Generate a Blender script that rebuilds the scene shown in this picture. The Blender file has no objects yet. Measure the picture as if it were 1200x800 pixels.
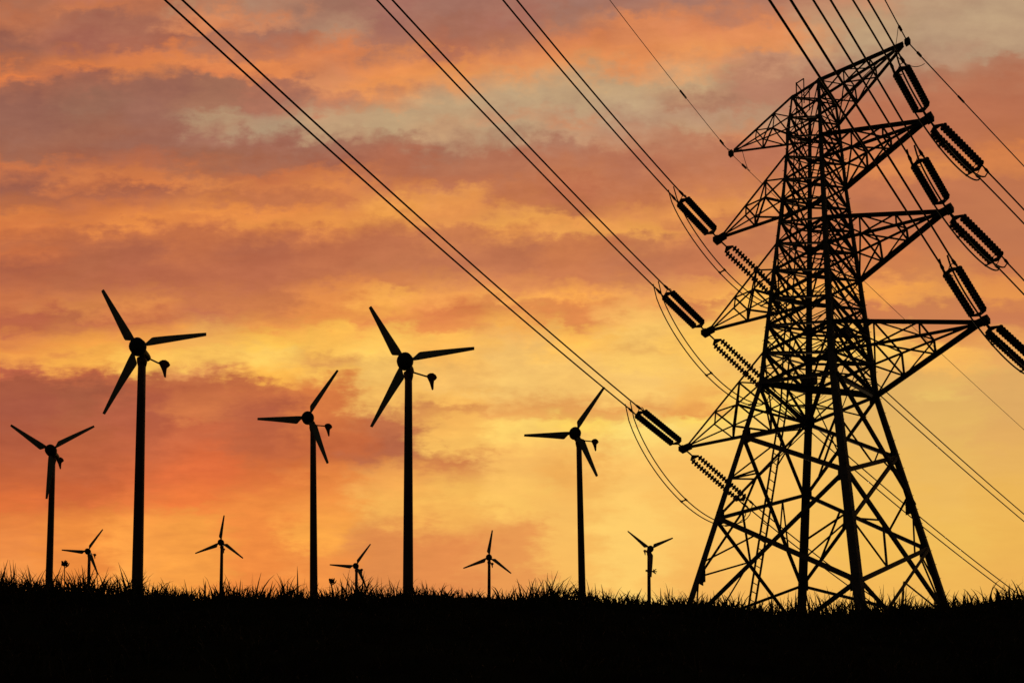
import bpy, math, random
import numpy as np
from mathutils import Vector, Matrix

# ------------------------------------------------------------------ camera
CZ = 1.6                        # eye height
F, PT, HOR = 1200.0, 0.06, 1158.475   # focal length, pitch, horizon row (shift lens, on a 1200 wide frame)
C = bpy.context.scene.collection
cam_d = bpy.data.cameras.new("camera")
cam = bpy.data.objects.new("camera", cam_d); C.objects.link(cam)
cam.location = (0, 0, CZ)
cam.rotation_euler = (math.pi/2 + PT, 0, 0)
cam_d.sensor_width = 36.0
cam_d.lens = 36.0 * F / 1200.0
cam_d.shift_y = (HOR - F*math.tan(PT) - 400.0) / 1200.0
cam_d.clip_start = 0.1
cam_d.clip_end = 20000
bpy.context.scene.camera = cam
sc = bpy.context.scene
sc.view_settings.view_transform = 'Standard'
sc.view_settings.look = 'None'
sc.view_settings.exposure = 0.0
sc.view_settings.gamma = 1.0
sc.view_settings.use_curve_mapping = False

_c, _s = math.cos(PT), math.sin(PT)
def ray(px, py, d):
    """world point at depth d (along +Y) on the line of sight of a spot measured in the photograph"""
    m = (px-600.0)/F; n = (HOR - F*math.tan(PT) - py)/F
    z = d*(_s + n*_c)/(_c - n*_s)
    return Vector((m*(d*_c + z*_s), d, z + CZ))

# ------------------------------------------------------------------ sky
SKY = {   # rows of the sunset sky (degrees are worked out from them), colours as seen
 0:[(0,170,110,85),(20,190,115,80),(40,160,100,80),(60,155,98,80),(75,175,105,75),(86,222,125,72),(97,165,103,80),(120,150,98,82),(150,155,102,84),(180,160,102,80),(193,200,115,72),(215,158,95,75),(235,180,105,70),(250,215,125,68),(265,215,122,68),(280,190,108,70),(295,205,115,70),(310,175,98,70),(330,185,105,70),(350,200,115,70),(380,185,100,70),(405,225,140,70),(420,240,160,75),(430,190,100,70),(445,155,85,68),(480,150,82,68),(520,158,84,64),(560,172,90,60),(590,200,105,60),(610,215,125,68),(640,222,135,75),(680,228,145,80)],
 150:[(0,190,115,80),(25,170,108,85),(45,165,100,80),(68,225,130,75),(78,215,128,75),(95,160,105,85),(130,158,106,88),(170,160,104,84),(190,185,108,76),(205,205,120,72),(215,215,125,72),(230,170,100,75),(245,205,118,70),(258,232,140,70),(270,200,115,70),(290,180,104,74),(320,180,102,72),(345,200,120,72),(358,222,138,75),(372,195,110,70),(400,235,155,75),(418,248,190,85),(432,245,185,85),(445,170,92,68),(480,160,86,68),(520,170,90,66),(560,190,98,62),(590,205,112,64),(610,232,150,75),(650,235,155,78),(690,238,162,85)],
 300:[(0,175,130,105),(15,180,125,98),(25,205,130,90),(35,165,110,90),(55,180,112,85),(75,225,135,80),(86,225,135,80),(100,175,112,88),(125,170,112,90),(140,175,140,112),(150,180,150,118),(165,165,108,88),(190,165,104,80),(205,200,115,72),(220,210,125,75),(235,190,112,75),(250,230,140,72),(262,225,140,72),(275,205,120,72),(290,180,104,74),(320,184,106,74),(365,200,120,72),(385,230,150,75),(400,250,190,80),(415,245,195,95),(442,240,178,85),(455,190,108,72),(480,170,92,70),(525,177,95,68),(560,205,110,64),(590,225,135,70),(660,240,165,80)],
 450:[(0,165,110,95),(20,160,106,92),(45,170,112,92),(65,205,130,88),(80,232,142,82),(95,235,150,85),(115,212,140,94),(135,188,155,118),(150,190,158,120),(163,170,115,90),(180,180,110,82),(200,180,108,78),(220,200,120,75),(240,240,160,80),(255,235,155,75),(265,205,125,75),(285,190,112,76),(310,195,118,78),(335,205,125,75),(345,240,165,80),(360,235,160,75),(375,225,140,75),(390,245,185,85),(405,250,195,95),(430,232,180,95),(465,238,180,92),(490,190,110,70),(530,178,100,68),(560,235,160,80),(590,240,174,84),(628,219,136,73),(670,245,180,85)],
 600:[(0,165,112,95),(25,170,110,92),(45,178,115,88),(65,215,135,88),(80,232,148,88),(92,215,155,105),(105,192,160,122),(120,190,158,122),(135,200,150,112),(150,190,158,122),(165,178,135,105),(180,178,112,84),(200,180,112,82),(225,195,118,78),(240,200,122,76),(258,240,165,82),(270,225,145,78),(290,192,116,78),(310,195,118,80),(330,210,130,80),(345,235,160,82),(357,215,135,75),(375,235,165,80),(392,235,175,95),(412,232,180,100),(455,240,190,105),(483,228,160,85),(500,250,205,105),(540,242,182,95),(590,245,190,95),(625,228,150,80),(668,242,176,86)],
 750:[(0,165,115,98),(10,170,115,95),(25,220,135,85),(40,210,130,85),(60,225,140,85),(80,228,145,88),(95,195,160,120),(125,193,160,124),(140,188,150,118),(155,185,130,102),(165,200,150,112),(175,185,118,88),(200,185,115,85),(215,192,118,82),(240,198,120,78),(255,230,150,82),(270,235,160,80),(285,195,120,78),(310,196,120,82),(330,205,130,82),(345,228,155,85),(370,240,180,95),(388,242,190,100),(405,225,170,90),(420,245,195,100),(440,240,190,105),(462,245,195,105),(484,226,157,83),(500,252,215,115),(545,245,190,100),(600,248,199,104),(670,242,182,90)],
 900:[(0,175,120,98),(20,195,125,92),(40,225,140,88),(60,225,145,90),(75,195,140,108),(90,180,125,98),(105,178,122,98),(120,185,128,100),(140,188,148,115),(155,215,140,95),(170,190,118,88),(190,192,118,85),(215,205,128,82),(235,230,150,85),(250,215,135,80),(270,195,120,80),(300,198,122,80),(325,225,150,80),(345,250,185,85),(360,245,180,85),(375,235,170,85),(400,245,195,95),(430,235,180,95),(460,250,200,95),(480,250,210,100),(500,246,198,105),(540,243,188,98),(580,244,188,96),(660,243,186,94),(695,240,180,90)],
 1050:[(0,200,140,105),(20,190,155,118),(50,187,155,120),(80,180,140,110),(95,180,120,92),(130,188,115,82),(160,190,115,80),(180,205,125,80),(200,225,140,80),(215,200,120,80),(240,190,115,80),(270,195,118,78),(290,215,130,78),(310,205,125,78),(325,230,150,80),(340,245,165,75),(355,205,125,78),(375,200,125,80),(395,245,185,90),(415,245,195,95),(430,225,170,95),(455,222,165,92),(480,222,165,92),(510,228,170,92),(550,232,172,88),(600,236,175,85),(650,238,175,82),(695,236,170,82)],
 1200:[(0,187,155,122),(40,188,155,122),(65,180,145,115),(75,178,120,92),(100,180,112,82),(130,185,112,80),(165,190,115,78),(185,215,130,75),(200,205,125,75),(220,190,115,78),(250,195,120,80),(280,192,118,80),(310,198,120,78),(330,220,140,75),(345,225,145,75),(360,200,122,78),(380,200,122,80),(400,225,155,85),(420,228,165,92),(450,218,158,92),(480,218,158,92),(510,222,160,90),(540,226,165,88),(580,230,168,82),(630,232,168,80),(695,232,165,80)],
 75:[(0,190,115,85),(10,200,120,80),(20,170,108,85),(50,165,100,82),(60,185,110,75),(68,225,130,75),(75,220,127,74),(83,165,103,82),(120,152,105,85),(150,160,104,82),(185,165,100,76),(197,190,110,72),(205,205,120,72),(215,192,110,70),(226,175,102,72),(240,195,112,70),(264,215,125,68),(275,185,105,70),(300,175,100,70),(330,180,104,70),(345,195,115,72),(362,210,130,72),(375,188,108,70),(405,235,155,70),(420,240,170,75),(432,230,152,72),(443,178,98,72),(455,155,88,70),(550,170,90,62),(578,182,93,58),(620,222,135,68)],
 225:[(0,185,135,100),(12,185,125,95),(28,225,140,90),(38,212,130,85),(52,165,110,90),(75,225,135,82),(85,222,130,80),(100,165,112,88),(122,165,112,88),(132,180,145,112),(150,175,130,102),(158,165,112,92),(185,162,104,80),(203,180,108,75),(218,215,130,75),(229,193,114,72),(250,232,142,72),(258,225,135,72),(266,194,111,70),(330,182,104,72),(350,195,115,72),(365,190,110,75),(400,235,170,85),(420,245,190,90),(432,215,140,80),(446,177,99,70),(487,188,110,73),(500,178,95,68),(550,198,100,62),(585,210,112,62),(612,231,152,75)],
 375:[(0,155,110,92),(18,165,115,95),(30,180,140,112),(42,175,125,100),(55,220,130,80),(85,215,135,90),(92,197,145,110),(101,220,140,90),(120,186,120,92),(132,195,155,118),(155,193,158,120),(172,165,112,90),(195,170,104,80),(207,210,125,75),(220,225,138,75),(233,200,118,75),(262,235,150,75),(272,215,130,75),(286,190,110,74),(320,190,112,75),(342,225,140,74),(370,225,140,72),(385,245,180,80),(405,245,185,85),(421,214,148,80),(434,240,180,85),(448,204,120,72),(530,185,100,66),(562,222,133,72),(632,240,164,80),(652,226,142,76)],
 525:[(0,160,110,95),(30,165,108,88),(60,184,113,85),(75,225,140,82),(88,232,150,85),(105,220,155,105),(115,192,160,122),(140,192,158,120),(150,200,155,115),(165,190,150,115),(178,170,115,90),(200,180,112,82),(221,190,115,80),(232,240,160,82),(245,225,142,78),(258,230,150,80),(271,204,125,78),(310,194,117,80),(350,235,155,80),(362,215,125,72),(384,225,140,75),(393,245,180,85),(450,235,180,98),(468,240,180,90),(480,215,145,78),(491,238,175,88),(525,241,183,92),(545,205,125,72),(575,240,180,88),(605,239,174,85),(640,223,138,75)],
 675:[(0,160,115,100),(30,170,115,92),(42,215,130,85),(60,225,140,85),(80,220,150,95),(92,195,158,118),(120,192,160,122),(138,190,152,118),(148,200,142,105),(160,195,150,115),(170,180,125,98),(188,185,118,88),(200,195,122,84),(225,190,112,78),(249,190,115,75),(258,235,155,80),(274,230,155,80),(284,200,120,75),(325,200,121,78),(345,245,165,80),(356,223,138,75),(372,216,132,75),(390,250,185,85),(430,241,190,104),(462,240,188,102),(485,226,156,83),(500,250,205,95),(520,242,188,98),(550,235,170,85),(600,242,184,94),(690,243,182,92)],
 825:[(0,165,115,98),(15,205,130,90),(30,220,135,88),(65,232,150,90),(82,220,155,105),(92,195,158,118),(105,192,155,118),(115,180,130,100),(125,175,125,98),(138,190,150,118),(152,190,148,112),(162,185,120,90),(210,195,120,82),(230,215,135,80),(245,235,155,80),(258,205,125,78),(274,222,142,80),(286,198,120,80),(325,202,123,80),(340,240,165,82),(355,205,125,75),(370,220,145,80),(388,245,190,90),(435,242,190,98),(455,239,178,89),(480,228,155,78),(490,255,210,100),(505,245,200,105),(545,242,185,95),(620,243,187,96),(690,240,178,90)],
 1125:[(0,185,150,118),(40,188,155,122),(75,185,145,115),(85,180,125,95),(110,185,115,84),(150,188,114,80),(175,195,118,80),(190,220,138,78),(200,222,140,78),(212,195,118,80),(250,193,118,80),(285,198,122,80),(320,205,130,78),(345,225,150,78),(355,200,125,78),(375,200,125,80),(400,215,140,78),(415,245,180,88),(430,240,180,92),(445,225,165,92),(462,228,175,95),(470,222,165,92),(500,225,168,92),(540,228,170,90),(580,232,172,88),(630,235,175,84),(690,235,170,82)],
}
def lin(c):
    c /= 255.0
    return c/12.92 if c <= 0.04045 else ((c+0.055)/1.055)**2.4

world = bpy.data.worlds.new("World"); sc.world = world
world.use_nodes = True
wt = world.node_tree; wt.nodes.clear()
def wn(t, **kw):
    n = wt.nodes.new(t)
    for k, v in kw.items(): setattr(n, k, v)
    return n
def wl(a, b): wt.links.new(a, b)
def wm(op, a, b=None, c=None, clamp=False):
    n = wn('ShaderNodeMath', operation=op); n.use_clamp = clamp
    for i, v in enumerate((a, b, c)):
        if v is None: continue
        if isinstance(v, (int, float)): n.inputs[i].default_value = v
        else: wl(v, n.inputs[i])
    return n.outputs[0]
tc = wn('ShaderNodeTexCoord')
sep = wn('ShaderNodeSeparateXYZ'); wl(tc.outputs['Generated'], sep.inputs[0])
X, Y, Z = sep.outputs
az = wm('ARCTAN2', X, Y)
# cloud layer: bands lie straight across the sunset, so height is measured along the bearing of the sunset
el = wm('ARCTAN2', Z, wm('MAXIMUM', Y, 0.05))
# cloud coordinates: bearing stretched, height full
def noise(sx, sy, off, detail, rough, dist=0.0):
    cb = wn('ShaderNodeCombineXYZ')
    wl(wm('MULTIPLY', az, sx), cb.inputs[0]); wl(wm('MULTIPLY', el, sy), cb.inputs[1]); cb.inputs[2].default_value = off
    n = wn('ShaderNodeTexNoise'); n.inputs['Scale'].default_value = 1.0
    n.inputs['Detail'].default_value = detail; n.inputs['Roughness'].default_value = rough
    n.inputs['Distortion'].default_value = dist
    wl(cb.outputs[0], n.inputs['Vector'])
    return wm('SUBTRACT', n.outputs['Fac'], 0.5)
n1 = noise(8, 15, 1.3, 3, 0.5)             # broad billows
n2 = noise(10, 20, 7.7, 5, 0.55)           # sideways drift
n3 = noise(9, 26, 3.1, 6, 0.58)            # bellies
n4 = noise(17, 62, 5.9, 9, 0.65)           # ragged cloud edges
n5 = noise(70, 130, 9.4, 4, 0.5)           # fine wisps
n6 = noise(24, 105, 12.6, 6, 0.58)         # flat ragged bands
elw = wm('ADD', el, wm('ADD', wm('MULTIPLY', n1, 0.012), wm('ADD', wm('MULTIPLY', n4, 0.030), wm('MULTIPLY', n5, 0.016))))
azw = wm('ADD', az, wm('ADD', wm('MULTIPLY', n2, 0.06), wm('ADD', wm('MULTIPLY', n4, 0.11), wm('MULTIPLY', n5, 0.03))))
def px_az(x): return math.atan2((x-600.0)/F, 1.0)
def px_el(x, y):
    r = ray(x, y, 1.0) - Vector((0, 0, CZ)); return math.atan2(r.z, r.y)
cols = sorted(SKY)
prev = None
E0, E1 = 0.0, math.pi/2
for i, x in enumerate(cols):
    cr = wn('ShaderNodeValToRGB')
    st = []
    rows = [q for q in SKY[x] if q[0] != 40 or x not in (0,)][:31]
    for (y, r, g, b) in rows:
        k = 1.0 if y < 320 else 1.025
        if x <= 225 and 470 < y < 600: k = 1.09
        if x >= 1050 and y > 440: g *= 1.05; b *= 1.04
        if x <= 375 and y > 440: b *= 0.90; r *= 1.04; g *= 1.01
        r, g, b = (min(v*k, 254) for v in (r, g, b))
        st.append(((px_el(x, y)-E0)/(E1-E0), (lin(r), lin(g), lin(b), 1)))
    st.append((0.80, (0.055, 0.05, 0.06, 1)))
    st.sort()
    els = cr.color_ramp.elements
    els[0].position = st[0][0]; els[0].color = st[0][1]
    els[1].position = st[-1][0]; els[1].color = st[-1][1]
    for p, c in st[1:-1]:
        e = els.new(p); e.color = c
    cr.color_ramp.interpolation = 'EASE'
    wl(wm('MULTIPLY', wm('SUBTRACT', elw, E0), 1/(E1-E0)), cr.inputs[0])
    if prev is None: prev = cr.outputs[0]
    else:
        mr = wn('ShaderNodeMapRange', interpolation_type='SMOOTHSTEP')
        wl(azw, mr.inputs['Value'])
        a0, a1 = px_az(cols[i-1]), px_az(x)
        mr.inputs['From Min'].default_value = a0+(a1-a0)*.1; mr.inputs['From Max'].default_value = a1-(a1-a0)*.1
        mx = wn('ShaderNodeMix', data_type='RGBA')
        wl(mr.outputs[0], mx.inputs[0]); wl(prev, mx.inputs[6]); wl(cr.outputs[0], mx.inputs[7])
        prev = mx.outputs[2]
# light and dark of the cloud bellies
clr = wn('ShaderNodeMapRange', interpolation_type='SMOOTHSTEP')    # the low sky to the right is hazier and smoother
wl(wm('SUBTRACT', wm('MULTIPLY', az, 0.55), el), clr.inputs['Value'])
clr.inputs['From Min'].default_value = -0.60; clr.inputs['From Max'].default_value = -0.36
clr.inputs['To Min'].default_value = 1.0; clr.inputs['To Max'].default_value = 0.25
gain = wm('ADD', 1.0, wm('MULTIPLY', clr.outputs[0], wm('ADD', wm('ADD', wm('MULTIPLY', n3, 0.26), wm('MULTIPLY', n6, 0.34)), wm('ADD', wm('MULTIPLY', n4, 0.22), wm('MULTIPLY', n5, 0.16)))))
gn = wn('ShaderNodeCombineXYZ')
wl(gain, gn.inputs[0]); wl(wm('POWER', gain, 1.25), gn.inputs[1]); wl(gain, gn.inputs[2])
vm = wn('ShaderNodeVectorMath', operation='MULTIPLY'); wl(prev, vm.inputs[0]); wl(gn.outputs[0], vm.inputs[1])
# the rest of the dusk sky
sk = wn('ShaderNodeTexSky', sky_type='NISHITA'); sk.sun_disc = False
SUN_EL, SUN_AZ = math.radians(2.5), math.radians(6)
sk.sun_elevation = SUN_EL; sk.sun_rotation = SUN_AZ
sk.air_density = 1.5; sk.dust_density = 3.0
skm = wn('ShaderNodeVectorMath', operation='SCALE'); wl(sk.outputs[0], skm.inputs[0]); skm.inputs['Scale'].default_value = 0.02
msk = wn('ShaderNodeMapRange', interpolation_type='SMOOTHSTEP')
wl(wm('ABSOLUTE', az), msk.inputs['Value'])
msk.inputs['From Min'].default_value = math.radians(34); msk.inputs['From Max'].default_value = math.radians(75)
msk.inputs['To Min'].default_value = 1.0; msk.inputs['To Max'].default_value = 0.0
fm = wn('ShaderNodeMix', data_type='RGBA')
wl(msk.outputs[0], fm.inputs[0]); wl(skm.outputs[0], fm.inputs[6]); wl(vm.outputs[0], fm.inputs[7])
bg = wn('ShaderNodeBackground'); bg.inputs['Strength'].default_value = 1.0
wl(fm.outputs[2], bg.inputs['Color'])
wo = wn('ShaderNodeOutputWorld'); wl(bg.outputs[0], wo.inputs['Surface'])

# ------------------------------------------------------------------ sun (low, behind the hill and the clouds)
sd = bpy.data.lights.new("sun", 'SUN'); sd.energy = 0.6; sd.angle = math.radians(10); sd.color = (1.0, 0.72, 0.45)
so = bpy.data.objects.new("sun", sd); C.objects.link(so)
to_sun = Vector((math.sin(SUN_AZ)*math.cos(SUN_EL), math.cos(SUN_AZ)*math.cos(SUN_EL), math.sin(SUN_EL)))
so.rotation_euler = to_sun.to_track_quat('Z', 'Y').to_euler()
so.location = (0, 60, 80)

# ------------------------------------------------------------------ materials
def mat(name, base, rough, metal=0.0, var=0.3, scale=6.0, spec=0.3, dirt=None):
    m = bpy.data.materials.new(name); m.use_nodes = True
    t = m.node_tree; b = t.nodes['Principled BSDF']
    tcn = t.nodes.new('ShaderNodeTexCoord')
    nz = t.nodes.new('ShaderNodeTexNoise'); nz.inputs['Scale'].default_value = scale; nz.inputs['Detail'].default_value = 6
    t.links.new(tcn.outputs['Object'], nz.inputs['Vector'])
    r = t.nodes.new('ShaderNodeValToRGB')
    r.color_ramp.elements[0].position = 0.3; r.color_ramp.elements[1].position = 0.7
    d = dirt or tuple(c*(1-var) for c in base)
    r.color_ramp.elements[0].color = (*d, 1); r.color_ramp.elements[1].color = (*base, 1)
    t.links.new(nz.outputs['Fac'], r.inputs[0]); t.links.new(r.outputs[0], b.inputs['Base Color'])
    b.inputs['Roughness'].default_value = rough; b.inputs['Metallic'].default_value = metal
    b.inputs['Specular IOR Level'].default_value = spec
    bp = t.nodes.new('ShaderNodeBump'); bp.inputs['Strength'].default_value = 0.15; bp.inputs['Distance'].default_value = 0.02
    t.links.new(nz.outputs['Fac'], bp.inputs['Height']); t.links.new(bp.outputs[0], b.inputs['Normal'])
    return m
M_steel = mat('weathered_galvanised_steel', (0.16, 0.155, 0.15), 0.75, 0.0, 0.35, 3.0, 0.15, (0.11, 0.095, 0.08))
M_plate = mat('dark_steel_plate', (0.10, 0.10, 0.10), 0.7, 0.0, 0.3, 8.0, 0.15)
M_glaze = mat('brown_glazed_porcelain', (0.06, 0.03, 0.02), 0.5, 0.0, 0.3, 10.0, 0.2)
M_wire = mat('weathered_aluminium_conductor', (0.08, 0.08, 0.08), 0.8, 0.0, 0.2, 20.0, 0.1)
M_pole = mat('painted_mast_steel', (0.20, 0.13, 0.12), 0.7, 0.0, 0.4, 4.0, 0.15, (0.12, 0.06, 0.05))
M_blade = mat('off_white_fibreglass', (0.42, 0.38, 0.30), 0.6, 0.0, 0.25, 5.0, 0.2)
M_gen = mat('dark_cast_housing', (0.05, 0.05, 0.05), 0.6, 0.0, 0.3, 12.0, 0.2)
M_tail = mat('rust_red_tail_paint', (0.22, 0.09, 0.06), 0.7, 0.0, 0.35, 9.0, 0.15)
M_seed = mat('dry_seed_head', (0.10, 0.05, 0.025), 0.9, 0.0, 0.4, 60.0, 0.05)
M_soil = mat('dark_turf_soil', (0.025, 0.028, 0.014), 1.0, 0.0, 0.5, 1.2, 0.0, (0.018, 0.014, 0.010))

M_grass = bpy.data.materials.new('grass_blades'); M_grass.use_nodes = True
t = M_grass.node_tree; b = t.nodes['Principled BSDF']
tcn = t.nodes.new('ShaderNodeTexCoord'); nz = t.nodes.new('ShaderNodeTexNoise'); nz.inputs['Scale'].default_value = 1.4; nz.inputs['Detail'].default_value = 5
t.links.new(tcn.outputs['Object'], nz.inputs['Vector'])
r = t.nodes.new('ShaderNodeValToRGB')
r.color_ramp.elements[0].position = 0.3; r.color_ramp.elements[1].position = 0.72
r.color_ramp.elements[0].color = (0.016, 0.028, 0.009, 1); r.color_ramp.elements[1].color = (0.034, 0.032, 0.012, 1)
t.links.new(nz.outputs['Fac'], r.inputs[0]); t.links.new(r.outputs[0], b.inputs['Base Color'])
b.inputs['Roughness'].default_value = 0.8; b.inputs['Specular IOR Level'].default_value = 0.1
tr = t.nodes.new('ShaderNodeBsdfTranslucent'); t.links.new(r.outputs[0], tr.inputs['Color'])
ms = t.nodes.new('ShaderNodeMixShader'); ms.inputs[0].default_value = 0.25
t.links.new(b.outputs[0], ms.inputs[1]); t.links.new(tr.outputs[0], ms.inputs[2])
t.links.new(ms.outputs[0], t.nodes['Material Output'].inputs['Surface'])

# ------------------------------------------------------------------ mesh helpers
class MB:
    def __init__(s): s.v = []; s.f = []; s.smooth = []
    def add(s, vs, fs, smooth=False):
        o = len(s.v); s.v += [tuple(p) for p in vs]
        s.f += [tuple(i+o for i in f) for f in fs]; s.smooth += [smooth]*len(fs)
    def bar(s, p0, p1, w, ref=None, t=None):
        """steel angle section between two points"""
        p0, p1 = Vector(p0), Vector(p1); d = p1-p0
        if d.length < 1e-5: return
        d.normalize()
        ref = Vector(ref) if ref is not None else Vector((0, 0, 1))
        if abs(d.dot(ref)) > 0.95: ref = Vector((0.7, 0.7, 0.1))
        a = d.cross(ref).normalized(); b_ = d.cross(a).normalized()
        t = t or max(0.16*w, 0.012)
        pr = [(0, 0), (w, 0), (w, t), (t, t), (t, w), (0, w)]
        vs = []
        for p in (p0, p1):
            for (q, r_) in pr: vs.append(p + a*(q-w*0.5) + b_*(r_-w*0.5))
        fs = [(i, (i+1) % 6, 6+(i+1) % 6, 6+i) for i in range(6)] + [(0, 3, 2, 1), (0, 5, 4, 3), (6, 7, 8, 9), (6, 9, 10, 11)]
        s.add(vs, fs)
    def tube(s, pts, rad, n=6, smooth=True):
        pts = [Vector(p) for p in pts]; rad = rad if hasattr(rad, '__len__') else [rad]*len(pts)
        vs, fs = [], []
        up = None
        for i, p in enumerate(pts):
            d = (pts[min(i+1, len(pts)-1)] - pts[max(i-1, 0)]).normalized()
            if up is None:
                up = Vector((0, 0, 1)) if abs(d.z) < 0.9 else Vector((1, 0, 0))
            a = d.cross(up).normalized(); b_ = a.cross(d).normalized(); up = b_
            for k in range(n):
                an = 2*math.pi*k/n
                vs.append(p + (a*math.cos(an)+b_*math.sin(an))*rad[i])
        for i in range(len(pts)-1):
            for k in range(n):
                fs.append((i*n+k, i*n+(k+1) % n, (i+1)*n+(k+1) % n, (i+1)*n+k))
        fs.append(tuple(range(n-1, -1, -1))); fs.append(tuple((len(pts)-1)*n+k for k in range(n)))
        s.add(vs, fs, smooth)
    def box(s, c, ax, ay, az_, hx, hy, hz):
        c, ax, ay, az_ = Vector(c), Vector(ax), Vector(ay), Vector(az_)
        vs = [c+ax*hx*i+ay*hy*j+az_*hz*k for i in (-1, 1) for j in (-1, 1) for k in (-1, 1)]
        s.add(vs, [(0, 1, 3, 2), (4, 6, 7, 5), (0, 4, 5, 1), (2, 3, 7, 6), (0, 2, 6, 4), (1, 5, 7, 3)])
    def prism(s, pts, n, h):
        """flat outline pts thickened by h along n"""
        n = Vector(n); k = len(pts); pts = [Vector(p) for p in pts]
        vs = [p-n*h/2 for p in pts]+[p+n*h/2 for p in pts]
        s.add(vs, [tuple(range(k-1, -1, -1)), tuple(range(k, 2*k))]+[(i, (i+1) % k, k+(i+1) % k, k+i) for i in range(k)])
    def build(s, name, m, parent=None, loc=(0, 0, 0)):
        me = bpy.data.meshes.new(name)
        l = Vector(loc)
        me.from_pydata([tuple(Vector(p)-l) for p in s.v], [], s.f)
        me.polygons.foreach_set('use_smooth', s.smooth)
        me.materials.append(m); me.update()
        o = bpy.data.objects.new(name, me); C.objects.link(o)
        if parent is not None: o.parent = parent
        else: o.location = loc
        return o
def tag(o, label, cat, group=None, kind=None):
    o['label'] = label; o['category'] = cat
    if group: o['group'] = group
    if kind: o['kind'] = kind
    return o
def empty(name, loc=(0, 0, 0)):
    o = bpy.data.objects.new(name, None); C.objects.link(o); o.location = loc; o.empty_display_size = 0.3
    return o
def lerp(a, b_, t): return Vector(a).lerp(Vector(b_), t)

# ------------------------------------------------------------------ ground
YC = 18.0
CREST = [(-400, 678), (0, 681), (100, 687), (165, 691), (260, 692), (450, 691), (600, 692), (760, 697), (850, 706), (900, 711), (960, 713), (1030, 712), (1100, 707), (1150, 703), (1200, 696), (1500, 694)]
_cx = np.array([p[0] for p in CREST], float); _ce = np.array([(HOR-p[1])/F for p in CREST])
def ground_z(x, y):
    x = np.asarray(x, float); y = np.asarray(y, float)
    e = np.interp(600 + F*x/YC, _cx, _ce)
    top = e*YC
    near = -CZ + (top+CZ)*np.clip((y-1.0)/(YC-1.0), 0, 1)
    # beyond the brow the hill eases off, tops out and falls to a valley
    far = top + 0.335*(np.minimum(y, 72)-YC)
    k = np.clip((y-72)/14.0, 0, None)
    far = far + np.where(y > 72, 0.335*14*(k-0.5*k*k/1.0)*(k < 2.0), 0)
    down = top + 0.335*(72-YC) - 0.335*(y-100)
    far = np.where(k >= 2.0, np.maximum(down, -CZ), far)
    z = np.where(y < YC, near, far)
    bump = 0.05*np.sin(x*1.7+1.1*y)*np.sin(y*0.9-0.6*x)+0.03*np.sin(x*4.1)*np.sin(y*3.3+1.0)
    return z + CZ + bump*np.clip((y-2)/6.0, 0, 1)
xs = np.unique(np.concatenate([np.linspace(-16, 16, 129), np.linspace(16, 70, 55), -np.linspace(16, 70, 55), [-3000, -1200, -500, -220, -120, 120, 220, 500, 1200, 3000]]))
ys = np.unique(np.concatenate([np.linspace(8, 26, 91), np.linspace(-4, 8, 25), np.linspace(26, 110, 85), np.linspace(110, 260, 31), [-3000, -1000, -300, -100, -30, -12, 320, 500, 900, 1800, 4000]]))
gx, gy = np.meshgrid(xs, ys)
gz = ground_z(gx, gy)
nv, nu = gx.shape
gv = np.stack([gx, gy, gz], -1).reshape(-1, 3)
idx = np.arange(nv*nu).reshape(nv, nu)
gf = np.stack([idx[:-1, :-1], idx[:-1, 1:], idx[1:, 1:], idx[1:, :-1]], -1).reshape(-1, 4)
me = bpy.data.meshes.new('hillside'); me.from_pydata(gv.tolist(), [], gf.tolist()); me.materials.append(M_soil)
me.polygons.foreach_set('use_smooth', [True]*len(gf)); me.update()
hill = bpy.data.objects.new('hillside', me); C.objects.link(hill); hill['kind'] = 'structure'
def gz1(x, y): return float(ground_z(x, y))

# ------------------------------------------------------------------ lattice tower
TH = 0.7508802200225397
A = Vector((math.cos(TH), -math.sin(TH), 0)); B = Vector((math.sin(TH), math.cos(TH), 0))
T0 = Vector((18.6305, 60.0, 0)); TR = 1.33386
LZ = [36.215, 38.188, 43.443, 45.171, 49.326, 50.796, 53.354, 54.659]
LW = [2.239, 2.125, 1.675, 1.53, 1.198, 1.159, 0.965, 0.857]
AL = [9.694, 7.844, 6.849, 5.84]; AR = [9.505, 7.765, 6.819, 5.798]; ZT = [36.158, 43.407, 49.322, 54.65]
BA, BB = 5.496, 7.335      # half widths of the splayed foot at z=20 (above eye)
SG = {'L': (-1, -1), 'Y': (1, -1), 'X': (-1, 1), 'R': (1, 1)}
def leg(n, z):
    sa, sb = SG[n]
    if z >= LZ[0]:
        w = float(np.interp(z, LZ, LW)); wa, wb = w, w*TR
    else:
        k = (LZ[0]-z)/(LZ[0]-20.0); wa = LW[0]+(BA-LW[0])*k; wb = LW[0]*TR+(BB-LW[0]*TR)*k
    return Vector((T0.x, T0.y, CZ+z)) + A*sa*wa + B*sb*wb
foot = {}
for n in SG:
    z = 25.0
    for _ in range(60):
        p = leg(n, z); z += 0.5*((gz1(p.x, p.y)-CZ)-0.3-z)
    foot[n] = z
tower_base = Vector((T0.x, T0.y, gz1(T0.x, T0.y)))
tower = empty('lattice_pylon', tower_base)
tag(tower, 'tall black steel lattice pylon with eight tapering cross arms standing on the grassy hill', 'pylon')
def tpart(mb, name, m=M_steel, parent=None):
    """a part of the tower: its mesh is kept relative to the tower's base"""
    o = mb.build(name, m, parent or tower, tower_base); return o
up = Vector((0, 0, 1))
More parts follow.
